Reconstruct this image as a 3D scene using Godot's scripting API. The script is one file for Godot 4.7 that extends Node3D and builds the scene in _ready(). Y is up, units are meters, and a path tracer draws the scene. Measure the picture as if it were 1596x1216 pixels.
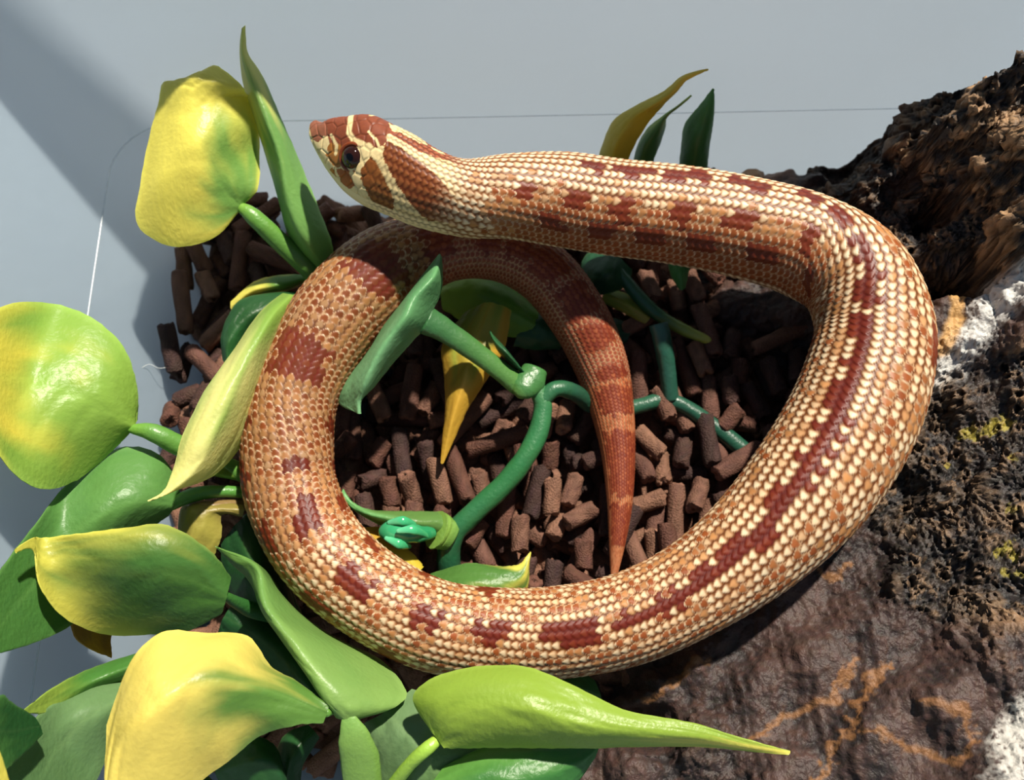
extends Node3D

# ---------------------------------------------------------------- camera model (also used to measure places)
const F := 1467.8
const PITCH := 70.0
const ROLL := 1.15
var cam_pos := Vector3.ZERO
var fwd := Vector3.ZERO
var rgt := Vector3.ZERO
var upv := Vector3.ZERO
var rng := RandomNumberGenerator.new()
var noise := FastNoiseLite.new()
var noise2 := FastNoiseLite.new()
var cell := FastNoiseLite.new()
var used := {}
var M := {}


func setup_view():
	var p := deg_to_rad(PITCH)
	fwd = Vector3(0, -sin(p), -cos(p))
	var r0 := Vector3(1, 0, 0)
	var u0 := r0.cross(fwd)
	var k := deg_to_rad(ROLL)
	rgt = r0 * cos(k) - u0 * sin(k)
	upv = u0 * cos(k) + r0 * sin(k)
	cam_pos = Vector3(0, 0.03, 0) - fwd * 0.31


func P(px: float, py: float, h: float) -> Vector3:
	# the place at height h above the bedding that the photograph shows at (px, py)
	var d := fwd + rgt * ((px - 798.0) / F) - upv * ((py - 608.0) / F)
	return cam_pos + d * ((h - cam_pos.y) / d.y)


func depth_of(p: Vector3) -> float:
	return (p - cam_pos).dot(fwd)


func lin(r: float, g: float, b: float) -> Color:
	return Color(r / 255.0, g / 255.0, b / 255.0).srgb_to_linear()


func cr(a: float, b: float, c: float, d: float, t: float) -> float:
	return b + 0.5 * t * (c - a + t * (2.0 * a - 5.0 * b + 4.0 * c - d + t * (3.0 * (b - c) + d - a)))


func row_at(rows: Array, q: float) -> Array:
	var n := rows.size()
	var i := clampi(int(floor(q)), 0, n - 2)
	var t := q - i
	var a = rows[maxi(i - 1, 0)]
	var b = rows[i]
	var c = rows[i + 1]
	var d = rows[mini(i + 2, n - 1)]
	var o := []
	for k in b.size():
		o.append(cr(a[k], b[k], c[k], d[k], t))
	return o


func v3(a: Vector3, b: Vector3, c: Vector3, d: Vector3, t: float) -> Vector3:
	return Vector3(cr(a.x, b.x, c.x, d.x, t), cr(a.y, b.y, c.y, d.y, t), cr(a.z, b.z, c.z, d.z, t))


# ---------------------------------------------------------------- nodes
func numbered(n: String, parent: Node) -> String:
	var key := str(parent.get_instance_id()) + n
	var k: int = used.get(key, 0)
	used[key] = k + 1
	return n if k == 0 else "%s_%03d" % [n, k]


func obj(called: String, mesh: Mesh, mat: Material, parent: Node = self) -> MeshInstance3D:
	var o := MeshInstance3D.new()
	o.name = numbered(called, parent)
	o.mesh = mesh
	if mat:
		o.material_override = mat
	parent.add_child(o, true)
	return o


func tag(o: Node, label: String, category: String, group := "", kind := ""):
	if label:
		o.set_meta("label", label)
	if category:
		o.set_meta("category", category)
	if group:
		o.set_meta("group", group)
	if kind:
		o.set_meta("kind", kind)


func thing(called: String, label: String, category: String, at := Vector3.ZERO, group := "") -> Node3D:
	var o := Node3D.new()
	o.name = numbered(called, self)
	o.position = at
	add_child(o, true)
	tag(o, label, category, group)
	return o


# ---------------------------------------------------------------- meshes
func grid_mesh(p: PackedVector3Array, c: PackedColorArray, nu: int, nv: int, wrap: bool, flip := false) -> ArrayMesh:
	# nu rows of nv points; wrap closes every row
	var nrm := PackedVector3Array()
	nrm.resize(p.size())
	for i in nu:
		var i0 := maxi(i - 1, 0) * nv
		var i1 := mini(i + 1, nu - 1) * nv
		for j in nv:
			var j0 := (j - 1 + nv) % nv if wrap else maxi(j - 1, 0)
			var j1 := (j + 1) % nv if wrap else mini(j + 1, nv - 1)
			var n := (p[i1 + j] - p[i0 + j]).cross(p[i * nv + j1] - p[i * nv + j0])
			n = n.normalized()
			nrm[i * nv + j] = -n if flip else n
	var idx := PackedInt32Array()
	var cols := nv if wrap else nv - 1
	idx.resize((nu - 1) * cols * 6)
	var w := 0
	for i in nu - 1:
		for j in cols:
			var a := i * nv + j
			var b := i * nv + (j + 1) % nv
			var d := a + nv
			var e := b + nv
			if flip:
				idx[w] = a; idx[w + 1] = d; idx[w + 2] = b; idx[w + 3] = b; idx[w + 4] = d; idx[w + 5] = e
			else:
				idx[w] = a; idx[w + 1] = b; idx[w + 2] = d; idx[w + 3] = b; idx[w + 4] = e; idx[w + 5] = d
			w += 6
	var arr := []
	arr.resize(Mesh.ARRAY_MAX)
	arr[Mesh.ARRAY_VERTEX] = p
	arr[Mesh.ARRAY_NORMAL] = nrm
	arr[Mesh.ARRAY_INDEX] = idx
	if c.size():
		arr[Mesh.ARRAY_COLOR] = c
	var m := ArrayMesh.new()
	m.add_surface_from_arrays(Mesh.PRIMITIVE_TRIANGLES, arr)
	return m


func tube(pts: Array, radii: Array, col: Array, sides := 14, per := 7, flat := 1.0, lump := 0.0) -> ArrayMesh:
	# a stem through world points, its ends closed
	var p := PackedVector3Array()
	var c := PackedColorArray()
	var n := pts.size()
	var frames := []
	for s in (n - 1) * per + 1:
		var i := mini(s / per, n - 2)
		var t := float(s) / per - i
		var at := v3(pts[maxi(i - 1, 0)], pts[i], pts[i + 1], pts[mini(i + 2, n - 1)], t)
		frames.append([at, lerpf(radii[i], radii[i + 1], t), (col[i] as Color).lerp(col[i + 1], t)])
	var side := Vector3.ZERO
	var total := frames.size()
	for s in range(-1, total + 1):
		var k := clampi(s, 0, total - 1)
		var tan: Vector3 = (frames[mini(k + 1, total - 1)][0] - frames[maxi(k - 1, 0)][0]).normalized()
		if side == Vector3.ZERO:
			side = tan.cross(Vector3.UP if absf(tan.y) < 0.9 else Vector3.RIGHT).normalized()
		side = (side - tan * side.dot(tan)).normalized()
		var up := side.cross(tan)
		var r: float = frames[k][1] if s == k else frames[k][1] * 0.02
		for j in sides:
			var a := TAU * j / sides
			var rr := r * (1.0 + lump * noise.get_noise_3d(k * 9.0, cos(a) * 20.0, sin(a) * 20.0))
			p.append(frames[k][0] + side * cos(a) * rr + up * sin(a) * rr * flat)
			c.append(frames[k][2])
	return grid_mesh(p, c, total + 2, sides, true)


func mat(called: String, rough: float, spec := 0.5, back := 0.0) -> StandardMaterial3D:
	var m := StandardMaterial3D.new()
	m.resource_name = called
	m.vertex_color_use_as_albedo = true
	m.roughness = rough
	m.metallic_specular = spec
	if back > 0.0:
		m.backlight_enabled = true
		m.backlight = Color(back, back, back).linear_to_srgb()
	return m


func height_tex(freq: float, octaves: int, seed_no: int, cellular := false) -> NoiseTexture2D:
	var n := FastNoiseLite.new()
	n.seed = seed_no
	n.frequency = freq
	n.fractal_octaves = octaves
	if cellular:
		n.noise_type = FastNoiseLite.TYPE_CELLULAR
		n.cellular_return_type = FastNoiseLite.RETURN_DISTANCE
	var t := NoiseTexture2D.new()
	t.width = 512
	t.height = 512
	t.seamless = true
	t.noise = n
	return t


func relief(m: StandardMaterial3D, t: Texture2D, cm: float, scale: float):
	m.heightmap_enabled = true
	m.heightmap_texture = t
	m.heightmap_scale = cm
	m.uv1_triplanar = true
	m.uv1_world_triplanar = true
	m.uv1_scale = Vector3.ONE * scale


# ---------------------------------------------------------------- scene
func _ready():
	setup_view()
	var cam := Camera3D.new()
	cam.name = "camera"
	cam.fov = rad_to_deg(2.0 * atan(608.0 / F))
	cam.near = 0.01
	cam.far = 50.0
	cam.transform = Transform3D(Basis(rgt, upv, -fwd), cam_pos)
	var lens := CameraAttributesPhysical.new()
	lens.frustum_focal_length = 12.0 * F / 608.0
	lens.exposure_aperture = lens.frustum_focal_length / 2.2
	lens.frustum_focus_distance = 0.272
	lens.frustum_near = 0.01
	lens.frustum_far = 50.0
	cam.attributes = lens
	add_child(cam)
	cam.current = true

	var sky_mat := ProceduralSkyMaterial.new()
	sky_mat.sky_top_color = Color(0.52, 0.63, 0.77)
	sky_mat.sky_horizon_color = Color(0.78, 0.87, 0.96)
	sky_mat.ground_horizon_color = Color(0.30, 0.32, 0.34)
	sky_mat.ground_bottom_color = Color(0.22, 0.23, 0.25)
	sky_mat.sky_energy_multiplier = 0.60
	var sky := Sky.new()
	sky.sky_material = sky_mat
	var env := Environment.new()
	env.background_mode = Environment.BG_SKY
	env.sky = sky
	env.tonemap_mode = Environment.TONE_MAPPER_LINEAR
	env.tonemap_exposure = 1.08
	env.sdfgi_enabled = true
	env.ssao_enabled = true
	env.ssil_enabled = true
	var we := WorldEnvironment.new()
	we.name = "world_environment"
	we.environment = env
	add_child(we)

	var sun := DirectionalLight3D.new()
	sun.name = "sun"
	sun.light_color = Color(1.0, 0.96, 0.90)
	sun.light_energy = 2.3
	sun.light_angular_distance = 2.0
	sun.shadow_enabled = true
	sun.sky_mode = DirectionalLight3D.SKY_MODE_LIGHT_ONLY
	var to_sun := Vector3(0.36, 1.05, -0.58).normalized()
	sun.transform = Transform3D(Basis.looking_at(-to_sun, Vector3.UP), to_sun)
	add_child(sun)

	rng.seed = 4242
	noise.seed = 11
	noise.frequency = 0.02
	noise.fractal_octaves = 4
	noise2.seed = 29
	noise2.frequency = 0.02
	noise2.noise_type = FastNoiseLite.TYPE_SIMPLEX
	noise2.fractal_type = FastNoiseLite.FRACTAL_RIDGED
	noise2.fractal_octaves = 4
	cell.seed = 5
	cell.noise_type = FastNoiseLite.TYPE_CELLULAR
	cell.cellular_return_type = FastNoiseLite.RETURN_DISTANCE
	cell.frequency = 0.1

	M.leaf = mat("leaf_plastic", 0.40, 0.5, 0.8)
	relief(M.leaf, height_tex(0.03, 4, 3), 0.016, 30.0)
	M.stem = mat("stem_plastic", 0.38, 0.5)
	relief(M.stem, height_tex(0.03, 3, 8), 0.012, 40.0)
	M.bud = mat("bud_plastic", 0.18, 0.6)
	M.snake = mat("snake_skin", 0.44, 0.36)
	M.wood = mat("weathered_wood", 0.62, 0.45)
	relief(M.wood, height_tex(0.035, 5, 21), 0.05, 28.0)
	M.pellet = mat("pressed_wood", 0.75, 0.35)
	relief(M.pellet, height_tex(0.05, 4, 15), 0.06, 45.0)

	build_tub()
	build_bedding()
	build_wood()
	build_snake()
	build_plants()


# ---------------------------------------------------------------- tub and table
func build_tub():
	var table := BoxMesh.new()
	table.size = Vector3(1.6, 0.03, 1.6)
	var tm := StandardMaterial3D.new()
	tm.resource_name = "table_top"
	tm.albedo_color = Color(0.70, 0.72, 0.745)
	tm.roughness = 0.6
	var t := obj("floor", table, tm)
	t.position = Vector3(0, -0.045, 0)
	tag(t, "", "", "", "structure")

	var hs := 0.029
	var x0 := P(252, 520, 0.0).x
	var x1 := P(141, 460, hs).x
	var z0 := P(800, 260, 0.0).z
	var z1 := P(800, 181, hs).z
	var xr := 0.235
	var zf := 0.145
	var kx := (x0 - x1) / hs
	var kz := (z0 - z1) / hs
	# levels: [height, extra offset out]; the wall steps out a little at the moulded line
	var inner := [[-0.024, 0.0, 0.010], [-0.022, 0.0012, 0.014], [-0.018, 0.0018, 0.017], [0.0, 0.002, 0.018], [hs, 0.002, 0.022], [0.075, 0.002, 0.028], [0.118, 0.002, 0.034], [0.121, 0.006, 0.036], [0.121, 0.014, 0.040]]
	var th := 0.0018
	var prof := []
	for l in inner:
		prof.append([l[0], l[1] - 0.002, l[2]])
	for k in range(inner.size() - 2, -1, -1):
		var l = inner[k]
		prof.append([l[0] - (0.0018 if k < 3 or k > 6 else 0.0), l[1] - 0.002 + th, l[2] + th])
	var nseg := 10
	var nper := 4 * (nseg + 1) + 4 * 11
	var body := func(rows: Array) -> ArrayMesh:
		var p := PackedVector3Array()
		for l in rows:
			var h: float = l[0]
			var hh := maxf(h, -0.02)
			var a: float = x0 - kx * hh - l[1]
			var b: float = xr + 0.1 * hh + l[1]
			var d: float = z0 - kz * hh - l[1]
			var e: float = zf + 0.1 * hh + l[1]
			var r: float = l[2]
			var corners := [[Vector2(a + r, d + r), PI], [Vector2(b - r, d + r), 1.5 * PI], [Vector2(b - r, e - r), 0.0], [Vector2(a + r, e - r), 0.5 * PI]]
			var loop := []
			for k in 4:
				var o: Vector2 = corners[k][0]
				for s in nseg + 1:
					var ang: float = corners[k][1] + 0.5 * PI * s / nseg
					loop.append(o + Vector2(cos(ang), sin(ang)) * r)
				var last: Vector2 = loop[-1]
				var nx: float = corners[(k + 1) % 4][1]
				var first: Vector2 = corners[(k + 1) % 4][0] + Vector2(cos(nx), sin(nx)) * r
				for s in 11:
					loop.append(last.lerp(first, (s + 1) / 12.0))
			for q in loop:
				p.append(Vector3(q.x, h, q.y))
		return grid_mesh(p, PackedColorArray(), rows.size(), nper, true)
	var pm := StandardMaterial3D.new()
	pm.resource_name = "cloudy_plastic"
	pm.albedo_color = Color(0.58, 0.635, 0.675, 0.88)
	pm.transparency = BaseMaterial3D.TRANSPARENCY_ALPHA
	pm.roughness = 0.38
	pm.metallic_specular = 0.45
	pm.cull_mode = BaseMaterial3D.CULL_DISABLED
	pm.backlight_enabled = true
	pm.backlight = Color(0.93, 0.97, 1.0)
	relief(pm, height_tex(0.012, 3, 77), 0.02, 14.0)
	var tub := thing("plastic_tub", "cloudy grey translucent plastic tub whose walls enclose the snake and plants", "tub", Vector3.ZERO)
	tub.set_meta("kind", "structure")
	obj("tub_wall", body.call(prof), pm, tub)
	var slab := BoxMesh.new()
	slab.size = Vector3(xr - x0 - 0.004, 0.0018, zf - z0 - 0.004)
	var fl := obj("tub_base", slab, pm, tub)
	fl.position = Vector3((xr + x0) / 2, -0.0246, (zf + z0) / 2)
	# the moulded line that runs round the wall
	var rm := StandardMaterial3D.new()
	rm.resource_name = "moulded_edge"
	rm.albedo_color = Color(0.95, 0.98, 1.0, 0.30)
	rm.transparency = BaseMaterial3D.TRANSPARENCY_ALPHA
	rm.roughness = 0.2
	var rows := []
	for s in 9:
		var a := TAU * s / 8.0
		rows.append([hs + 0.00024 * sin(a), -0.0001 - 0.00024 * cos(a), 0.0219])
	obj("moulded_ridge", body.call(rows), rm, tub)
	# a stray hair
	var hc := lin(200, 205, 205)
	var hair := obj("hair", tube([P(200, 560, 0.004), P(215, 575, 0.006), P(232, 568, 0.006), P(248, 574, 0.006), P(262, 572, 0.005)], [0.00009, 0.00009, 0.00009, 0.00009, 0.00009], [hc, hc, hc, hc, hc], 6), M.stem)
	tag(hair, "single thin pale hair lying by the left tub wall", "hair")


# ---------------------------------------------------------------- bedding
func pellet_mesh(len: float, r: float, seed_no: int, base: Color) -> ArrayMesh:
	var p := PackedVector3Array()
	var c := PackedColorArray()
	var prof := [[-0.5, 0.0], [-0.497, 0.55], [-0.49, 0.86], [-0.465, 0.97], [-0.33, 1.0], [-0.16, 0.98], [0.0, 1.0], [0.17, 0.985], [0.34, 1.0], [0.47, 0.97], [0.487, 0.84], [0.5, 0.5], [0.498, 0.0]]
	var sides := 14
	for i in prof.size():
		for j in sides:
			var a := TAU * j / sides
			var n := noise.get_noise_3d(i * 14.0 + seed_no * 97.0, cos(a) * 30.0, sin(a) * 30.0)
			var rr: float = r * prof[i][1] * (1.0 + 0.26 * n)
			var x: float = len * prof[i][0] + r * 0.5 * noise.get_noise_2d(seed_no * 31.0 + cos(a) * 40.0 * prof[i][1], sin(a) * 40.0 * prof[i][1]) * (1.0 if absf(prof[i][0]) > 0.4 else 0.0)
			p.append(Vector3(x, sin(a) * rr, cos(a) * rr))
			var t := clampf(0.5 + 0.9 * noise.get_noise_3d(i * 30.0 + seed_no * 13.0, cos(a) * 60.0, sin(a) * 60.0), 0.0, 1.0)
			var k := (base * 0.75).lerp(base * 1.7, t)
			if absf(prof[i][0]) > 0.48:
				k = k * 1.35
			c.append(k)
	return grid_mesh(p, c, prof.size(), sides, true)


func build_bedding():
	var bases := [lin(76, 50, 41), lin(92, 65, 53), lin(60, 42, 37), lin(104, 75, 60), lin(52, 37, 34), lin(82, 56, 47)]
	var variants := []
	for k in 12:
		variants.append([0.010 + 0.0021 * (k % 8), pellet_mesh(0.010 + 0.0021 * (k % 8), 0.0031, k, bases[k % 6])])
	var hm := {}
	var g := 0.002
	var x0 := P(258, 520, 0.0).x + 0.001
	var z0 := P(800, 292, 0.0).z + 0.001
	var x1 := P(1290, 600, 0.0).x
	var z1 := 0.085
	var seen_polys := [
		PackedVector2Array([P2(250, 290), P2(560, 270), P2(590, 350), P2(430, 470), P2(400, 700), P2(360, 800), P2(245, 700)]),
		PackedVector2Array([P2(500, 620), P2(680, 400), P2(900, 370), P2(1290, 440), P2(1290, 560), P2(1180, 800), P2(960, 930), P2(620, 930), P2(500, 760)]),
	]
	# a first layer underneath, whose pieces nobody could pick apart
	var under: Array[Transform3D] = []
	for k in 2400:
		var at := Vector3(rng.randf_range(x0 + 0.008, 0.2), rng.randf_range(-0.019, -0.0075), rng.randf_range(z0 + 0.008, z1 + 0.03))
		under.append(Transform3D(Basis.from_euler(Vector3(0, rng.randf() * TAU, rng.randf_range(-0.3, 0.3))), at))
	var mm := MultiMesh.new()
	mm.transform_format = MultiMesh.TRANSFORM_3D
	mm.mesh = variants[3][1]
	mm.instance_count = under.size()
	for k in under.size():
		mm.set_instance_transform(k, under[k])
	var mi := MultiMeshInstance3D.new()
	mi.name = "pellet_bedding"
	mi.multimesh = mm
	mi.material_override = M.pellet
	add_child(mi)
	tag(mi, "lower layer of brown wood pellet bedding filling the tub bottom", "bedding", "", "stuff")

	var marks := [
		[["below the upper yellow leaf", 340, 400], ["under the snake's chin", 530, 330], ["beside the small folded leaves", 390, 490], ["by the left tub wall", 265, 560], ["under the pointed pale yellow leaf", 320, 680], ["by the wall behind the narrow leaf", 420, 330]],
		[["below the folded mint leaf", 590, 620], ["under the hanging ochre leaf tip", 690, 720], ["left of the curving green stem", 740, 740], ["right of the curving green stem", 850, 740], ["left of the hanging tail", 900, 680], ["right of the hanging tail", 1030, 720], ["near the tail tip", 960, 870], ["beside the emerald bud", 600, 780], ["by the low spiked leaf", 800, 860], ["under the dark back vine", 1030, 560], ["below the snake's upper bend", 1120, 470], ["against the snake's right bend", 1180, 640], ["by the snake's left bend", 540, 740], ["beneath the snake's neck", 790, 450]],
	]
	var made := [0, 0]
	var tries := 0
	while tries < 2600 and made[0] + made[1] < 296:
		tries += 1
		var kind := int(rng.randi() % 12)
		var v = variants[kind]
		var best := 9.0
		var pick := []
		for a in 4:
			var x := rng.randf_range(x0, x1)
			var z := rng.randf_range(z0, z1)
			var yaw := rng.randf() * PI
			if rng.randf() < 0.45:
				yaw = PI / 2 + rng.randf_range(-0.5, 0.5)
			var ax := Vector3(cos(yaw), 0, -sin(yaw))
			var half: float = v[0] * 0.5 - 0.001
			var e0 := -0.006
			var e1 := -0.006
			var ok := true
			for s in range(-3, 4):
				for w in [-0.0018, 0.0018]:
					var q: Vector3 = Vector3(x, 0, z) + ax * (half * s / 3.0) + Vector3(ax.z, 0, -ax.x) * w
					if q.x < x0 or q.z < z0:
						ok = false
					var hh: float = hm.get(Vector2i(int(q.x / g + 500), int(q.z / g + 500)), -0.006)
					if s <= 0:
						e0 = maxf(e0, hh)
					if s >= 0:
						e1 = maxf(e1, hh)
			var in_view := -1
			for pk in 2:
				if Geometry2D.is_point_in_polygon(Vector2(x, z), seen_polys[pk]):
					in_view = pk
			var mx := maxf(e0, e1)
			if ok and in_view >= 0 and mx < best:
				best = mx
				pick = [x, z, yaw, e0, e1, half, ax, in_view]
		if pick.is_empty() or best > 0.0045:
			continue
		var tilt := atan2(pick[4] - pick[3], 2.0 * pick[5]) * 0.8
		var y: float = maxf((pick[3] + pick[4]) * 0.5, best - sin(absf(tilt)) * pick[5]) + 0.0029
		var basis := Basis(Vector3.UP, pick[2]) * Basis(Vector3(0, 0, 1), tilt) * Basis(Vector3(1, 0, 0), rng.randf() * TAU)
		var o := obj("wood_pellet", v[1], M.pellet)
		o.transform = Transform3D(basis, Vector3(pick[0], y, pick[1]))
		if pick[7] == 0:
			tag(o, "%s lying %s %s" % [look_of(kind), "lengthwise" if absf(sin(pick[2])) > 0.7 else "crosswise", nearest(Vector2(pick[0], pick[1]), marks[0])], "pellet", "pellets by the left wall")
		else:
			tag(o, "%s lying %s %s" % [look_of(kind), "lengthwise" if absf(sin(pick[2])) > 0.7 else "crosswise", nearest(Vector2(pick[0], pick[1]), marks[1])], "pellet", "pellets inside the loop")
		made[pick[7]] += 1
		for s in range(-4, 5):
			for w in range(-2, 3):
				var q: Vector3 = Vector3(pick[0], 0, pick[1]) + pick[6] * (pick[5] * s / 4.0) + Vector3(pick[6].z, 0, -pick[6].x) * (w * 0.0013)
				var key := Vector2i(int(q.x / g + 500), int(q.z / g + 500))
				hm[key] = maxf(hm.get(key, -0.006), y + sin(tilt) * pick[5] * s / 4.0 + sqrt(maxf(0.0, 0.0029 * 0.0029 - w * w * 0.0013 * 0.0013)))
	print("pellets ", made)


func look_of(kind: int) -> String:
	var size: String = ["short", "short", "middling", "middling", "middling", "long", "long", "long"][kind % 8]
	return size + " " + ["brown", "pale brown", "dark brown", "pale brown", "dark brown", "brown"][kind % 6] + " wood pellet"


func nearest(at: Vector2, list: Array) -> String:
	var best := 9.0
	var said := ""
	for k in list:
		var d := at.distance_to(P2(k[1], k[2]))
		if d < best:
			best = d
			said = k[0]
	return said


func P2(px: float, py: float) -> Vector2:
	var q := P(px, py, 0.0)
	return Vector2(q.x, q.z)


# ---------------------------------------------------------------- driftwood
func near_line(pt: Vector2, line: Array) -> float:
	var d := 9.0
	for k in line.size() - 1:
		d = minf(d, pt.distance_to(Geometry2D.get_closest_point_to_segment(pt, line[k], line[k + 1])))
	return d


func flat(pts: Array) -> Array:
	var o := []
	for q in pts:
		var w := P(q[0], q[1], q[2])
		o.append(Vector2(w.x, w.z))
	return o


func wood_mesh(ctrl: Array, step: float, amp: float, seed_no: int, paint: Callable, soft := 5e-6) -> ArrayMesh:
	# ctrl: [px, py, height, porosity]; a crust over these places, as thick as it stands above the bedding
	var pts := []
	var lo := Vector2(9, 9)
	var hi := Vector2(-9, -9)
	for k in ctrl:
		var w := P(k[0], k[1], k[2])
		pts.append([w.x, w.z, k[2], k[3]])
		if k.size() > 4:   # what lies behind a crest drops away
			pts.append([w.x + k[5], w.z + k[4], k[6], k[3]])
	for k in pts:
		lo = Vector2(minf(lo.x, k[0]), minf(lo.y, k[1]))
		hi = Vector2(maxf(hi.x, k[0]), maxf(hi.y, k[1]))
	var cs := 0.003
	var nx := int((hi.x - lo.x) / cs) + 3
	var nz := int((hi.y - lo.y) / cs) + 3
	var ch := PackedFloat32Array()
	var cp := PackedFloat32Array()
	for i in nx:
		for j in nz:
			var x := lo.x + i * cs
			var z := lo.y + j * cs
			var sw := 0.0
			var sh := 0.0
			var sp := 0.0
			for k in pts:
				var d2: float = (k[0] - x) * (k[0] - x) + (k[1] - z) * (k[1] - z) + soft
				var w := 1.0 / (d2 * d2)
				sw += w
				sh += w * k[2]
				sp += w * k[3]
			ch.append(sh / sw)
			cp.append(sp / sw)
	# a closer mesh where the crest is steep
	var xs := [lo.x]
	while xs[-1] < hi.x:
		xs.append(xs[-1] + (step if xs[-1] < P(1380, 300, 0.05).x else step * 0.72))
	var zs := [lo.y]
	while zs[-1] < hi.y:
		zs.append(zs[-1] + (step * 0.62 if zs[-1] < P(1400, 370, 0.05).z else step))
	var fx := xs.size() - 1
	var fz := zs.size() - 1
	var p := PackedVector3Array()
	var c := PackedColorArray()
	for i in fx + 1:
		for j in fz + 1:
			var x: float = xs[i]
			var z: float = zs[j]
			var gx := (x - lo.x) / cs
			var gz := (z - lo.y) / cs
			var a := int(gx)
			var b := int(gz)
			var tx := gx - a
			var tz := gz - b
			tx = tx * tx * (3.0 - 2.0 * tx)
			tz = tz * tz * (3.0 - 2.0 * tz)
			var o := a * nz + b
			var h := lerpf(lerpf(ch[o], ch[o + 1], tz), lerpf(ch[o + nz], ch[o + nz + 1], tz), tx)
			var por := lerpf(lerpf(cp[o], cp[o + 1], tz), lerpf(cp[o + nz], cp[o + nz + 1], tz), tx)
			var mx := x * 1000.0
			var mz := z * 1000.0
			var big := noise.get_noise_3d(mx * 2.2 + seed_no, h * 2200.0, mz * 2.2)
			var rid := noise2.get_noise_3d(mx * 2.0, h * 1500.0 + seed_no, mz * 2.0)
			var fine := noise.get_noise_3d(mx * 11.0, h * 8000.0 + seed_no, mz * 11.0)
			var f1 := cell.get_noise_3d(mx * 3.6 + seed_no, h * 3000.0, mz * 3.6) + 1.0
			var f2 := cell.get_noise_3d(mx * 8.0, h * 7000.0 + seed_no, mz * 8.0) + 1.0
			var pit := 1.0 - smoothstep(0.22, 0.5, f1)
			var pit2 := 1.0 - smoothstep(0.2, 0.55, f2)
			var am := amp * (0.4 + 0.6 * clampf(por, 0.0, 1.0))
			var dh := am * (big * 1.5 + 0.55 * rid + 0.45 * fine)
			var f0 := cell.get_noise_3d(mx * 1.7 + 40.0, h * 1700.0 + seed_no, mz * 1.7) + 1.0
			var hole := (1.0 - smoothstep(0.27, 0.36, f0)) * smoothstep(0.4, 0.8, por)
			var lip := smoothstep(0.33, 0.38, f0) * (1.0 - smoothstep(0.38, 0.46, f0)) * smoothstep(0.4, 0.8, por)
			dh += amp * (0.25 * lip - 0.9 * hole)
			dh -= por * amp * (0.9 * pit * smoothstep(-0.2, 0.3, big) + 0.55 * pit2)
			var lx := lerpf(ch[o + nz], ch[o + nz + 1], tz) - lerpf(ch[o], ch[o + 1], tz)
			var lz := lerpf(ch[o + 1], ch[o + nz + 1], tx) - lerpf(ch[o], ch[o + nz], tx)
			var nn := Vector3(-lx, cs, -lz).normalized()
			var at := Vector3(x, h, z) + nn * dh
			at.y = maxf(at.y, -0.019)
			p.append(at)
			var tone: Color = paint.call(x, z, h, por, big, rid, fine, pit, pit2)
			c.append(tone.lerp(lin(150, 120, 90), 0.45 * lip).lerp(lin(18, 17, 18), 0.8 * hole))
	return grid_mesh(p, c, fx + 1, fz + 1, false, true)


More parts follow.
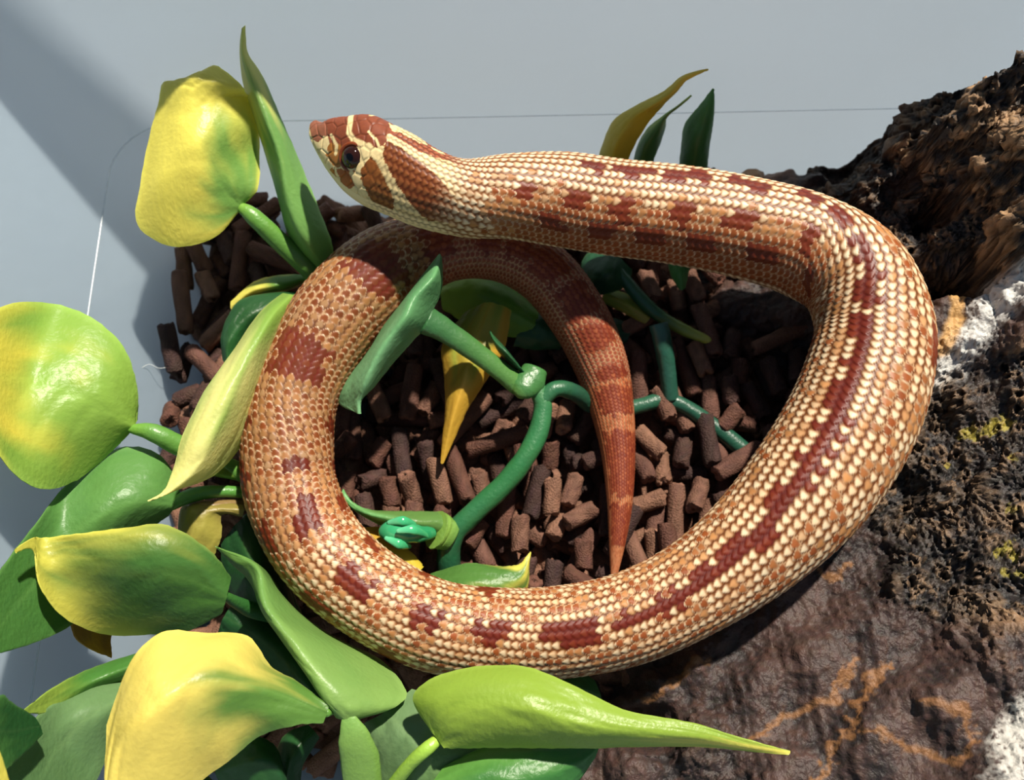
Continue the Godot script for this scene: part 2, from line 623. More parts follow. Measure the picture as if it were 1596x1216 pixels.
func build_wood():
	var white := flat([[1620, 420, 0.062], [1560, 470, 0.052], [1520, 520, 0.045], [1470, 575, 0.034], [1448, 600, 0.03]])
	var white2 := flat([[1620, 1090, 0.055], [1575, 1180, 0.055], [1560, 1240, 0.055]])
	var tanl := flat([[1500, 455, 0.048], [1475, 520, 0.04], [1455, 560, 0.034]])
	var veins := [
		flat([[1010, 1090, 0.02], [1070, 1040, 0.022], [1110, 1020, 0.022]]),
		flat([[1185, 1160, 0.03], [1225, 1110, 0.032], [1300, 1090, 0.034], [1340, 1020, 0.034]]),
		flat([[1275, 1216, 0.034], [1300, 1150, 0.034], [1340, 1085, 0.036], [1385, 1030, 0.036]]),
		flat([[1340, 1130, 0.036], [1400, 1165, 0.04], [1480, 1185, 0.046], [1520, 1150, 0.05], [1500, 1110, 0.05], [1440, 1100, 0.045]]),
		flat([[1330, 870, 0.027], [1300, 900, 0.026], [1280, 880, 0.025]]),
	]
	var lichen := [[1545, 665, 0.044, 12.0], [1575, 650, 0.048, 9.0], [1520, 668, 0.042, 7.0], [1575, 710, 0.047, 8.0], [1578, 858, 0.048, 12.0], [1590, 890, 0.05, 9.0], [1490, 715, 0.04, 4.0], [1585, 790, 0.05, 7.0]]
	var lp := []
	for l in lichen:
		var w := P(l[0], l[1], l[2])
		lp.append([Vector2(w.x, w.z), l[3] * 0.00026])
	var bark := func(x, z, h, por, big, rid, fine, pit, pit2) -> Color:
		var q := Vector2(x, z)
		var brown := lin(68, 52, 47)
		var dark := lin(36, 31, 31)
		var pale := lin(150, 122, 96)
		var k := brown.lerp(dark, clampf(0.45 - big * 1.3, 0.0, 1.0))
		k = k.lerp(lin(78, 52, 43), clampf(fine * 0.8 + 0.1, 0.0, 0.5))
		var black := lin(34, 31, 30)
		var crust := black.lerp(lin(72, 60, 50), clampf(rid * 0.75 - 0.1 + fine * 0.4, 0.0, 1.0))
		crust = crust.lerp(lin(178, 142, 104), clampf((big - 0.06 + fine * 0.5) * 2.6, 0.0, 0.85) * lerpf(0.12, 0.9, smoothstep(0.042, 0.052, h)))
		k = k.lerp(crust, smoothstep(0.25, 0.75, por))
		for v in veins:
			var d := near_line(q + Vector2(fine, big) * 0.004, v)
			k = k.lerp(lin(132, 92, 56), 0.75 * (1.0 - smoothstep(0.0002, 0.0015, d)))
		var dw := near_line(q + Vector2(fine, rid) * 0.003, white)
		k = k.lerp(lin(205, 205, 200), 0.9 * (1.0 - smoothstep(0.002, 0.0075, dw + 0.004 * pit2)))
		dw = near_line(q + Vector2(fine, rid) * 0.003, white2)
		k = k.lerp(lin(200, 198, 190), 0.8 * (1.0 - smoothstep(0.002, 0.006, dw + 0.005 * pit2)))
		dw = near_line(q + Vector2(fine, rid) * 0.001, tanl)
		k = k.lerp(lin(192, 150, 92), 0.85 * (1.0 - smoothstep(0.0012, 0.003, dw)))
		for l in lp:
			var d: float = q.distance_to(l[0]) / l[1] + fine * 1.5 + 0.5 * pit2
			k = k.lerp(lin(140, 128, 46), 0.8 * (1.0 - smoothstep(0.55, 1.05, d)))
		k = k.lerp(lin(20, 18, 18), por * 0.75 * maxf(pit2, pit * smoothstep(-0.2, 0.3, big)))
		return k
	var main := [
		[985, 1120, -0.004, 0.0], [1000, 1095, 0.012, 0.0], [1030, 1075, 0.017, 0.0], [1080, 1035, 0.019, 0.0], [1040, 1020, 0.0, 0.0], [960, 1070, -0.01, 0.0], [900, 1216, 0.012, 0.0], [860, 1200, -0.01, 0], [905, 1300, 0.012, 0.0],
		[1150, 985, 0.016, 0.1], [1250, 930, 0.019, 0.0], [1330, 860, 0.022, 0.3], [1200, 1090, 0.026, 0.1], [1100, 1165, 0.025, 0.5], [1000, 1200, 0.021, 0.2], [1300, 1040, 0.031, 0.0],
		[1400, 1000, 0.034, 0.1], [1400, 1150, 0.042, 0.0], [1500, 1100, 0.05, 0.0], [1610, 1050, 0.056, 0.4], [1610, 1240, 0.06, 0.3], [1250, 1240, 0.034, 0], [1450, 900, 0.036, 1.0], [1550, 850, 0.045, 1.0], [1610, 750, 0.05, 1.0],
		[1480, 750, 0.035, 1.0], [1450, 650, 0.03, 1.0], [1400, 780, 0.024, 1.0], [1530, 620, 0.042, 0.6], [1610, 600, 0.05, 0.8], [1610, 460, 0.062, 0.3], [1540, 490, 0.05, 0.2], [1490, 480, 0.046, 0.3],
		[1455, 480, 0.02, 0.9], [1420, 380, 0.022, 0.9], [1390, 330, 0.03, 0.9], [1500, 360, 0.052, 1.0], [1610, 350, 0.073, 0.9], [1450, 280, 0.052, 1.0], [1400, 250, 0.048, 1.0, -0.006, -0.003, 0.01], [1540, 250, 0.072, 1.0], [1610, 200, 0.085, 1.0],
		[1360, 290, 0.028, 1.0, -0.006, -0.004, 0.0], [1390, 225, 0.052, 1.0, -0.007, -0.004, 0.01], [1430, 178, 0.066, 0.9, -0.007, 0.0, 0.02], [1480, 172, 0.074, 0.9, -0.007, 0.0, 0.03], [1528, 150, 0.078, 0.9, -0.007, -0.002, 0.03], [1555, 100, 0.088, 0.8, -0.007, -0.003, 0.05], [1596, 80, 0.091, 0.8, -0.007, 0.0, 0.05], [1660, 70, 0.093, 0.8, -0.007, 0.0, 0.05],
		[1660, 300, 0.082, 0.5], [1680, 600, 0.055, 0.8], [1680, 900, 0.055, 0.8], [1680, 1250, 0.06, 0.2],
		[1360, 500, 0.019, 0.3], [1320, 640, 0.016, 0.3], [1230, 760, 0.008, 0.2], [1130, 880, 0.004, 0.0], [1270, 380, 0.01, 0.2], [1150, 470, 0.008, 0.2], [1110, 520, -0.004, 0.2], [1090, 440, -0.006, 0.2], [1220, 560, 0.002, 0.2], [1180, 600, -0.02, 0.2], [1200, 680, -0.02, 0.2], [1130, 760, -0.02, 0.2], [1060, 840, -0.02, 0.0], [1030, 930, -0.02, 0], [1060, 600, -0.02, 0.2], [1040, 480, -0.02, 0.2], [1000, 700, -0.02, 0.2], [950, 560, -0.02, 0.2], [920, 800, -0.02, 0.2], [900, 920, -0.02, 0.2], [940, 1000, -0.02, 0.2], [1050, 700, -0.02, 0.2], [1250, 480, 0.012, 0.2],
		[1200, 300, -0.01, 0.3], [1300, 300, 0.0, 0.4],
	]
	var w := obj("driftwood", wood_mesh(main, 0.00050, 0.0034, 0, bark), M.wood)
	tag(w, "large dark pitted driftwood slab with yellow lichen at the right of the tub", "driftwood")

	var chunk := func(x, z, h, por, big, rid, fine, pit, pit2) -> Color:
		var k: Color = lin(52, 44, 44).lerp(lin(118, 90, 76), clampf(0.4 + big * 1.5 + fine * 0.5, 0.0, 1.0))
		return k.lerp(lin(26, 24, 26), 0.6 * pit2 * por)
	var back := [
		[1190, 275, 0.006, 0.3, -0.003, -0.003, -0.01], [1215, 236, 0.024, 0.3, -0.005, -0.002, -0.01], [1240, 232, 0.026, 0.3, -0.005, 0.0, -0.01], [1285, 246, 0.026, 0.4, -0.005, 0.0, -0.01], [1340, 262, 0.024, 0.4, -0.005, 0.0, -0.01], [1365, 275, 0.014, 0.4, -0.004, 0.003, -0.01],
		[1230, 290, 0.018, 0.2], [1290, 310, 0.016, 0.2], [1340, 310, 0.016, 0.2], [1260, 340, 0.004, 0.2], [1330, 350, 0.004, 0.2], [1190, 310, -0.008, 0.2],
	]
	w = obj("bark_chunk", wood_mesh(back, 0.0005, 0.0011, 300, chunk, 2.5e-5), M.wood)
	tag(w, "dark blurred bark chunk standing behind the snake by the back wall", "bark")
	var chip := func(x, z, h, por, big, rid, fine, pit, pit2) -> Color:
		return lin(150, 118, 88).lerp(lin(90, 62, 48), clampf(0.4 + big * 2.0, 0.0, 1.0))
	var little := [[1125, 262, 0.012, 0.1, -0.003, -0.003, -0.01], [1150, 248, 0.02, 0.1, -0.004, 0.0, -0.01], [1172, 246, 0.021, 0.1, -0.004, 0.0, -0.01], [1192, 255, 0.019, 0.1, -0.003, 0.003, -0.01], [1150, 268, 0.02, 0.1], [1180, 268, 0.02, 0.1], [1150, 290, 0.014, 0.1], [1190, 290, 0.012, 0.1], [1120, 320, -0.01, 0.1], [1200, 330, -0.01, 0.1]]
	w = obj("bark_chip", wood_mesh(little, 0.0005, 0.0008, 600, chip, 1.2e-5), M.wood)
	tag(w, "small tan bark chip peeping over the snake's back left of the dark chunk", "bark")


# ---------------------------------------------------------------- snake
# [px, py, height of the centre line, half extent upwards, downwards and sideways (photo pixels), dorsal turn to the outside of the loop]
var SNAKE := [
	[489, 193, 0.0690, 8, 6, 6, 0.93], [498, 211, 0.0690, 28, 16, 15, 0.93], [525, 228, 0.0692, 49, 38, 27, 0.93], [556, 243, 0.0692, 66, 57, 39, 0.93], [590, 258, 0.0690, 66, 66, 48, 0.93],
	[625, 272, 0.0686, 63, 66, 52, 0.93], [665, 286, 0.0678, 54, 69, 55, 0.92], [705, 298, 0.0665, 51, 68, 57, 0.9], [745, 305, 0.0650, 57, 67, 60, 0.82], [800, 306, 0.0630, 65, 66, 66, 0.72],
	[880, 312, 0.0580, 73, 73, 73, 0.63], [960, 324, 0.0530, 74, 74, 74, 0.66], [1060, 336, 0.0480, 76, 76, 76, 0.68], [1160, 355, 0.0450, 78, 78, 78, 0.72], [1255, 383, 0.0430, 81, 81, 81, 0.72],
	[1328, 428, 0.0430, 83, 83, 83, 0.1], [1361, 505, 0.0420, 88, 88, 88, -0.42], [1352, 585, 0.0410, 95, 95, 95, -0.52], [1318, 670, 0.0400, 98, 98, 98, -0.52], [1255, 765, 0.0390, 95, 95, 95, -0.48],
	[1175, 848, 0.0370, 84, 84, 84, -0.36], [1085, 914, 0.0350, 74, 74, 74, -0.28], [985, 962, 0.0330, 71, 71, 71, -0.2], [880, 984, 0.0320, 70, 70, 70, -0.16], [780, 988, 0.0310, 70, 70, 70, -0.24],
	[675, 974, 0.0310, 70, 70, 70, -0.32], [578, 926, 0.0310, 70, 70, 70, -0.3], [500, 857, 0.0310, 72, 72, 72, -0.3], [455, 770, 0.0310, 72, 72, 72, -0.45], [448, 690, 0.0320, 71, 71, 71, -0.3],
	[458, 618, 0.0330, 69, 69, 69, -0.05], [491, 545, 0.0340, 71, 71, 71, 0.0], [545, 474, 0.0350, 73, 73, 73, 0.0], [612, 418, 0.0350, 70, 70, 70, 0.0], [694, 386, 0.0345, 54, 54, 54, 0.1],
	[778, 389, 0.0315, 49, 49, 49, 0.25], [848, 426, 0.0280, 48, 48, 48, 0.3], [902, 495, 0.0230, 46, 46, 46, 0.2], [935, 565, 0.0170, 42, 42, 42, 0.2], [952, 628, 0.0140, 35, 35, 35, 0.3],
	[963, 700, 0.0125, 27, 27, 27, 0.3], [966, 780, 0.0112, 20, 20, 20, 0.3], [962, 845, 0.0104, 13, 13, 13, 0.2], [956, 905, 0.0098, 4, 4, 4, 0.0],
]
var DASH := [[9.9, 10.35], [10.6, 11.35], [11.5, 12.15], [12.4, 13.05], [13.4, 13.85], [14.0, 14.45], [14.65, 16.0], [16.15, 22.3], [22.55, 23.3], [23.75, 24.3], [24.8, 25.2], [25.9, 26.35], [27.1, 27.6], [28.1, 28.5]]
var SPOT := [[9.0, 52, 0.17], [9.9, 50, 0.2], [10.8, 55, 0.2], [11.75, 52, 0.2], [12.7, 52, 0.22], [13.85, 55, 0.2], [9.5, 84, 0.3], [10.5, 82, 0.3], [11.3, 84, 0.28], [12.2, 84, 0.28], [13.2, 82, 0.28], [14.3, 84, 0.25], [16.3, 85, 0.12], [16.6, 78, 0.1], [24.2, 70, 0.18], [25.3, 78, 0.18], [26.4, 60, 0.18], [27.4, 62, 0.2], [28.3, 80, 0.25], [29.3, 70, 0.25]]
var SADDLE := [[30.55, 0.42, 34], [32.6, 0.42, 34], [33.8, 0.25, 30], [34.7, 0.26, 30], [35.35, 0.27, 32], [36.0, 0.3, 34], [36.75, 0.3, 34], [37.45, 0.25, 36], [38.35, 0.18, 40], [39.0, 0.34, 60], [40.3, 0.62, 70], [41.6, 0.5, 70]]


func build_snake():
	var ctrl := []
	for k in SNAKE:
		var at := P(k[0], k[1], k[2])
		var s := depth_of(at) / F
		ctrl.append([at.x, at.y, at.z, k[3] * s, k[4] * s, k[5] * s, asin(k[6]), k[0], k[1], s])
	# walk along the middle, a ring for every eighth of a scale
	var V := -fwd
	var rings := []
	var fineq := []
	var last := Vector3.ZERO
	var total := 0.0
	var nq := (ctrl.size() - 1) * 60
	for k in nq + 1:
		var r := row_at(ctrl, float(k) / 60.0)
		var at := Vector3(r[0], r[1], r[2])
		if k:
			total += at.distance_to(last)
		last = at
		fineq.append(total)
	var s := 0.0
	var k0 := 0
	while s < total - 1e-5:
		while k0 < nq - 1 and fineq[k0 + 1] < s:
			k0 += 1
		var q: float = (k0 + (s - fineq[k0]) / maxf(1e-9, fineq[k0 + 1] - fineq[k0])) / 60.0
		var r := row_at(ctrl, q)
		var r2 := row_at(ctrl, minf(q + 0.02, ctrl.size() - 1.0))
		var r1 := row_at(ctrl, maxf(q - 0.02, 0.0))
		var t := Vector3(r2[0] - r1[0], r2[1] - r1[1], r2[2] - r1[2]).normalized()
		rings.append([q, r, t])
		s += clampf(0.168 * r[5], 0.0012, 0.0028) / 8.0
	var NC := 27
	var NS := NC * 7
	var NV := NS + 12
	# how scales overlap inside one cell of the lattice
	var table := []
	for cell_no in 4:
		var par := cell_no & 1
		var slim := cell_no >> 1
		for pu in 8:
			for pv in 7:
				var best := [0.0, 0, 0, 0.0, 0.0, 1.0]
				for dj in [-1, 0, 1]:
					var odd: int = (par + dj + 2) & 1
					for di in [-1, 0, 1, 2]:
						var u: float = pu / 8.0 - di - 0.5 * odd
						var v: float = pv / 7.0 - dj - 0.5
						if u < -0.85 or u > 0.72:
							continue
						var tt := (u + 0.85) / 1.57
						var W: float = (0.60 if slim == 0 else 0.72) * (sqrt(maxf(0.0, 1.0 - pow((tt - 0.42) / 0.62, 2.0))) if tt < 0.42 else 1.0 - pow((tt - 0.42) / 0.58, 1.8))
						if absf(v) >= W:
							continue
						var e := v / W
						var h := (0.2 + 0.8 * tt) * pow(1.0 - e * e, 0.5) * (0.86 + 0.14 * exp(-pow(v / 0.12, 2.0)))
						if h > best[0]:
							best = [h, di, dj, tt, absf(e), u]
				table.append(best)
	var skin := FastNoiseLite.new()
	skin.seed = 77
	skin.frequency = 0.35
	var nrow := rings.size() / 8 + 4
	var look := []
	for i in nrow:
		var ri := mini(i * 8, rings.size() - 1)
		var q: float = rings[ri][0]
		var line := []
		for j in NC:
			line.append(scale_look(q, j, i, skin))
		look.append(line)
	var p := PackedVector3Array()
	var c := PackedColorArray()
	p.resize(rings.size() * NV)
	c.resize(rings.size() * NV)
	head_shapes()
	var belly := lin(226, 204, 160)
	var eye_at := []
	var eye_best := [9e9, 9e9]
	for k in rings.size():
		var q: float = rings[k][0]
		var r: Array = rings[k][1]
		var T: Vector3 = rings[k][2]
		var v := (V - T * V.dot(T)).normalized()
		var L := v.cross(T)
		var D: Vector3 = v * cos(r[6]) + L * sin(r[6])
		var S := v * sin(r[6]) - L * cos(r[6])   # sideways, towards the viewer at the head
		var at := Vector3(r[0], r[1], r[2])
		var rad: float = r[5]
		var fade := smoothstep(3.9, 5.0, q)
		var tip := smoothstep(0.0, 1.0, q)
		var i0 := k / 8
		var pu := k % 8
		var amp := 0.030 * rad + 0.00006
		# photo-pixel normal of the head for its painting
		var px: float = r[7]
		var py: float = r[8]
		for m in NV:
			var th: float
			if m <= NS:
				th = (float(m) / NS - 0.5) * deg_to_rad(300.0)
			else:
				th = deg_to_rad(150.0 + 60.0 * (m - NS) / 12.0)
			var ct := cos(th)
			var st := sin(th)
			var ver: float = r[3] if ct > 0.0 else r[4]
			var hgt := 0.0
			var col: Color
			var inner := 0.5
			var gap := 0.0
			if m < NS:
				var j := m / 7
				var b = table[(((j & 1) + (0 if absi(j - 13) < 6 else 2)) * 8 + pu) * 7 + m % 7]
				var si := clampi(i0 + b[1], 0, nrow - 1)
				var sj := clampi(j + b[2], 0, NC - 1)
				var lk = look[si][sj]
				hgt = b[0]
				var lb: float = lk[3]
				inner = smoothstep(lerpf(0.18, 0.05, lb), lerpf(0.62, 0.26, lb), 1.0 - b[4]) * smoothstep(lerpf(0.34, 0.12, lb), lerpf(0.66, 0.3, lb), b[3])
				inner *= 1.0 - lb * smoothstep(0.82, 0.92, b[3])
				col = (lk[1] as Color).lerp(lk[0], inner)
				gap = 1.0 - smoothstep(0.18, 0.46, hgt)
				col = col.lerp(lk[2], gap * 0.95)
			else:
				var ph := fposmod(k / 16.0, 1.0)
				hgt = 0.3 + 0.5 * ph
				col = belly
			var dh := amp * (hgt - 0.4) * fade
			var y := ver * ct
			var zz := rad * st
			if q < 8.2:
				# a head is flatter above and its cheeks swell
				var hw := 1.0 - smoothstep(5.0, 7.0, q)
				y = lerpf(y, ver * signf(ct) * pow(absf(ct), 0.85), hw)
				zz = lerpf(zz, rad * signf(st) * pow(absf(st), 0.8), hw)
				var ax := r2px(q)
				var yy: float = y / r[9] * 0.93 - absf(zz) / r[9] * 0.10
				var g := Vector2((ax.x + ax.z * yy - absf(zz) / r[9] * 0.17 - 450.0) * 3.547, (ax.y + ax.w * yy - 140.0) * 3.547)
				var hc := head_paint(g, absf(th))
				var wgt := 1.0 - smoothstep(6.3, 7.6, q + skin.get_noise_2d(m * 3.0, k * 0.6) * 0.3)
				var keep := smoothstep(4.0, 4.8, q)
				var patterned: Color = hc[0]
				if keep > 0.0 and m < NS:
					var rel := (hc[0] as Color).lerp(lin(206, 156, 96), 0.22 + 0.1 * inner)
					rel = ((hc[0] as Color) * lerpf(0.62, 1.1, inner)).lerp(rel, 0.35 * inner)
					rel = rel.lerp(lin(92, 46, 26), gap * 0.7)
					patterned = patterned.lerp(rel, keep)
				col = col.lerp(patterned, wgt)
				dh += hc[1] * (1.0 - fade) * 0.00022 * tip
				if (g - Vector2(382, 385)).length() < eye_best[0 if st > 0.0 else 1]:
					eye_best[0 if st > 0.0 else 1] = (g - Vector2(382, 385)).length()
					while eye_at.size() < 2:
						eye_at.append(null)
					eye_at[0 if st > 0.0 else 1] = [at + D * y + S * zz, (D * ct * 0.35 + S * st).normalized(), T, D, r[9]]
			var dir := D * ct + S * st
			p[k * NV + m] = at + D * y + S * zz + dir * dh
			c[k * NV + m] = col
	var base := P(900, 640, 0.0)
	for k in p.size():
		p[k] -= base
	var snake := thing("snake", "coiled tan and rust patterned snake with raised upturned snout and dark eye", "snake", base)
	obj("body", grid_mesh(p, c, rings.size(), NV, true), M.snake, snake)
	for e in eye_at:
		if e == null:
			continue
		var er: float = 19.0 * e[4]
		var ctr: Vector3 = e[0] - e[1] * er * 0.42 - base
		var ball := SphereMesh.new()
		ball.radius = er
		ball.height = er * 2
		ball.radial_segments = 40
		ball.rings = 24
		var em := StandardMaterial3D.new()
		em.resource_name = "eye_brown"
		em.albedo_color = Color(0.15, 0.065, 0.04)
		em.roughness = 0.06
		var eye := obj("eye", ball, em, snake)
		eye.position = ctr
		var pupil := SphereMesh.new()
		pupil.radius = er * 0.72
		pupil.height = er * 1.44
		pupil.radial_segments = 32
		pupil.rings = 16
		var pm := StandardMaterial3D.new()
		pm.resource_name = "pupil_black"
		pm.albedo_color = Color(0.01, 0.01, 0.015)
		pm.roughness = 0.05
		var pu := obj("pupil", pupil, pm, eye)
		pu.position = e[1] * er * 0.31
		# the ring of small scales round the eye
		var rim := TorusMesh.new()
		rim.inner_radius = er * 0.86
		rim.outer_radius = er * 1.26
		rim.rings = 36
		rim.ring_segments = 12
		var rmat := StandardMaterial3D.new()
		rmat.resource_name = "eye_rim"
		rmat.albedo_color = Color(0.46, 0.21, 0.08)
		rmat.roughness = 0.35
		var ro := obj("eye_rim", rim, rmat, snake)
		var yb: Vector3 = e[1]
		var xb: Vector3 = (e[2] - yb * (e[2] as Vector3).dot(yb)).normalized()
		ro.transform = Transform3D(Basis(xb, yb, xb.cross(yb)), ctr + yb * er * 0.22)


func r2px(q: float) -> Vector4:
	# the head's middle line in its side view, and the direction of its back there
	var a := row_at(SNAKE, q)
	var b := row_at(SNAKE, q + 0.05)
	var z := row_at(SNAKE, maxf(q - 0.05, 0.0))
	var d := Vector2(b[0] - z[0], b[1] - z[1]).normalized()
	return Vector4(a[0], a[1], d.y, -d.x)


var HEAD := []
var LINES := []
var PLATES := []


func head_shapes():
	var brown := lin(158, 82, 44)
	var rust := lin(126, 64, 34)
	var amber := lin(160, 104, 46)
	HEAD = [
		[[[150, 170], [300, 120], [400, 125], [520, 160], [600, 250], [560, 330], [480, 340], [440, 330], [330, 330], [270, 330], [240, 260], [190, 300], [160, 280]], lin(128, 68, 46)],
		[[[120, 150], [160, 140], [225, 180], [250, 260], [200, 290], [150, 290], [130, 220]], lin(142, 88, 66)],
		[[[265, 300], [330, 320], [310, 430], [270, 420], [230, 360]], amber],
		[[[285, 430], [390, 450], [380, 520], [330, 540], [345, 600], [300, 500]], lin(168, 92, 36)],
		[[[225, 440], [260, 420], [275, 470], [235, 490]], lin(186, 120, 52)],
		[[[385, 560], [410, 590], [415, 640], [385, 610]], lin(176, 100, 44)],
		[[[430, 440], [490, 380], [530, 420], [560, 520], [597, 600], [575, 660], [540, 672], [490, 640], [455, 570], [425, 490]], lin(136, 80, 38)],
		[[[575, 305], [650, 345], [760, 425], [850, 495], [905, 610], [985, 650], [960, 690], [900, 700], [760, 690], [700, 645], [645, 565], [590, 470], [545, 370]], rust],
		[[[585, 250], [640, 265], [720, 305], [850, 365], [960, 400], [1160, 425], [1160, 442], [960, 425], [850, 395], [720, 350], [640, 305], [590, 285]], lin(146, 74, 52)],
		[[[640, 205], [720, 235], [860, 330], [960, 365], [860, 345], [740, 285], [650, 240]], lin(150, 82, 56)],
	]
	LINES = [
		[[[370, 150], [378, 205], [372, 260], [400, 300], [450, 320], [480, 350]], 15.0],
		[[[400, 130], [450, 135], [480, 165]], 13.0],
		[[[480, 260], [520, 300], [540, 350], [500, 370]], 7.0],
		[[[545, 180], [600, 205], [700, 258], [850, 338], [960, 378]], 11.0],
		[[[585, 285], [700, 352], [800, 432], [870, 510], [920, 600]], 14.0],
		[[[480, 330], [530, 400], [575, 490], [610, 570], [650, 640], [720, 720], [860, 715], [985, 695]], 17.0],
		[[[375, 460], [405, 520], [440, 590], [520, 660]], 14.0],
		[[[270, 270], [300, 320], [290, 360]], 9.0],
		[[[190, 330], [240, 350]], 8.0],
	]
	PLATES.clear()
	for x in range(120, 640, 62):
		for y in range(120, 700, 62):
			PLATES.append(Vector2(x + 31 * ((y / 62) % 2), y) + Vector2(rng.randf_range(-17, 17), rng.randf_range(-17, 17)))
	for k in HEAD:
		var poly := PackedVector2Array()
		for q in k[0]:
			poly.append(Vector2(q[0], q[1]))
		k[0] = poly


func head_paint(g: Vector2, th: float) -> Array:
	var cream := lin(236, 214, 158)
	var col := cream
	if th > 2.3:
		return [lin(232, 214, 170), 0.0]
	var wob := Vector2(noise.get_noise_2d(g.x * 0.9, g.y * 0.9), noise.get_noise_2d(g.x * 0.9 + 300.0, g.y * 0.9)) * 10.0
	var hit := false
	for k in HEAD:
		if Geometry2D.is_point_in_polygon(g + wob, k[0]):
			col = k[1]
			hit = true
	for l in LINES:
		var d := 99.0
		var pts: Array = l[0]
		for k in pts.size() - 1:
			var a := Vector2(pts[k][0], pts[k][1])
			var b := Vector2(pts[k + 1][0], pts[k + 1][1])
			d = minf(d, g.distance_to(Geometry2D.get_closest_point_to_segment(g + wob, a, b)))
		col = col.lerp(cream, 1.0 - smoothstep(l[1] * 0.8, l[1] * 1.2, d))
	# plates: a groove where two of them meet
	var d1 := 1e9
	var d2 := 1e9
	for s in PLATES:
		var d := g.distance_to(s)
		if d < d1:
			d2 = d1
			d1 = d
		elif d < d2:
			d2 = d
	var edge := 1.0 - smoothstep(1.0, 13.0, d2 - d1)
	col = col.lerp(col * 0.62, edge * 0.55)
	return [col * (0.92 + 0.16 * noise.get_noise_2d(g.x * 2.0, g.y * 2.0)), 0.5 - edge]


func scale_look(q: float, j: int, i: int, skin: FastNoiseLite) -> Array:
	# [middle, rim, skin between] of one scale
	var th := absf((j - 13) * 300.0 / 27.0)
	var n := skin.get_noise_2d(i * 1.0, j * 1.6)
	var n2 := skin.get_noise_2d(i * 4.0 + 500.0, j * 5.0)
	var cream := lin(238, 218, 182)
	var tanc := lin(156, 102, 58)
	var rust := lin(142, 76, 40)
	var dark := lin(100, 34, 24)
	var B := 0.12
	if q < 15.0:
		B = 0.10 + 0.16 * smoothstep(0.0, 0.4, n) + 0.74 * smoothstep(30.0, 62.0, th + n * 26.0) * smoothstep(7.6, 9.2, q + n)
		B *= 1.0 - smoothstep(122.0, 140.0, th)
	elif q < 21.0:
		B = 0.22 + 0.62 * smoothstep(0.1, 0.45, n + 0.15) * smoothstep(10.0, 45.0, th)
	elif q < 27.0:
		B = 0.26 + 0.6 * smoothstep(0.05, 0.4, n + 0.08)
	elif q < 33.5:
		B = 0.42 + 0.55 * smoothstep(-0.15, 0.4, n + 0.1)
	else:
		B = 0.55 + 0.4 * smoothstep(-0.3, 0.3, n)
	if th > 128.0:
		B *= 0.35
	B = clampf(B + n2 * 0.12, 0.0, 1.0)
	var mid := cream.lerp(lin(184, 130, 80), smoothstep(0.12, 0.48, B)).lerp(rust, smoothstep(0.45, 0.8, B))
	var rim := tanc.lerp(cream, smoothstep(0.35, 0.8, B) * 0.8)
	var sk := lin(82, 42, 20).lerp(lin(196, 156, 114), smoothstep(0.4, 0.85, B) * 0.7)
	if q > 33.5:
		mid = lin(156, 86, 58).lerp(lin(130, 62, 42), B)
		rim = lin(150, 78, 54).lerp(lin(214, 180, 146), 0.55)
		if q > 38.5:
			mid = lin(160, 90, 56)
			rim = lin(150, 84, 54)
	for d in DASH:
		if q > d[0] and q < d[1] and (j == 13 or (j == 14 and n2 > 0.05) or (j == 12 and n2 > 0.22) or (q > 22.5 and th < 12.0 and n2 > -0.2)):
			mid = dark.lerp(rust, 0.12 + 0.2 * n2)
			rim = dark
			sk = dark * 0.6
	for s in SPOT:
		var dq: float = absf(q - s[0]) / s[2]
		var dt: float = absf(th - s[1]) / (15.0 if s[0] > 15.0 or s[1] < 70 else 12.0)
		if dq * dq + dt * dt + n2 * 0.4 < 1.0:
			mid = dark.lerp(rust, 0.25)
			rim = dark.lerp(rust, 0.5)
			sk = dark
	for s in SADDLE:
		var dq: float = absf(q - s[0]) / s[1]
		var dt: float = th / s[2]
		if maxf(dq, dt) + n2 * 0.25 < 1.0:
			mid = lin(122, 56, 36).lerp(lin(142, 76, 46), 0.4 + n2)
			rim = lin(120, 58, 40)
			sk = dark
	var bright := 0.86 + 0.26 * n2
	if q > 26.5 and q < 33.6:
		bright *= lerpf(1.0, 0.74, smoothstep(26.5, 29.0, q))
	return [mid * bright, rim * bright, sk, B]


# ---------------------------------------------------------------- plants
func over_wall(px: float, py: float, h: float, lift: float) -> Vector3:
	# leaves on the left rest on the inside of the leaning wall
	return P(px, py, maxf(h, (252.0 - px) / 111.0 * 0.029 + lift))


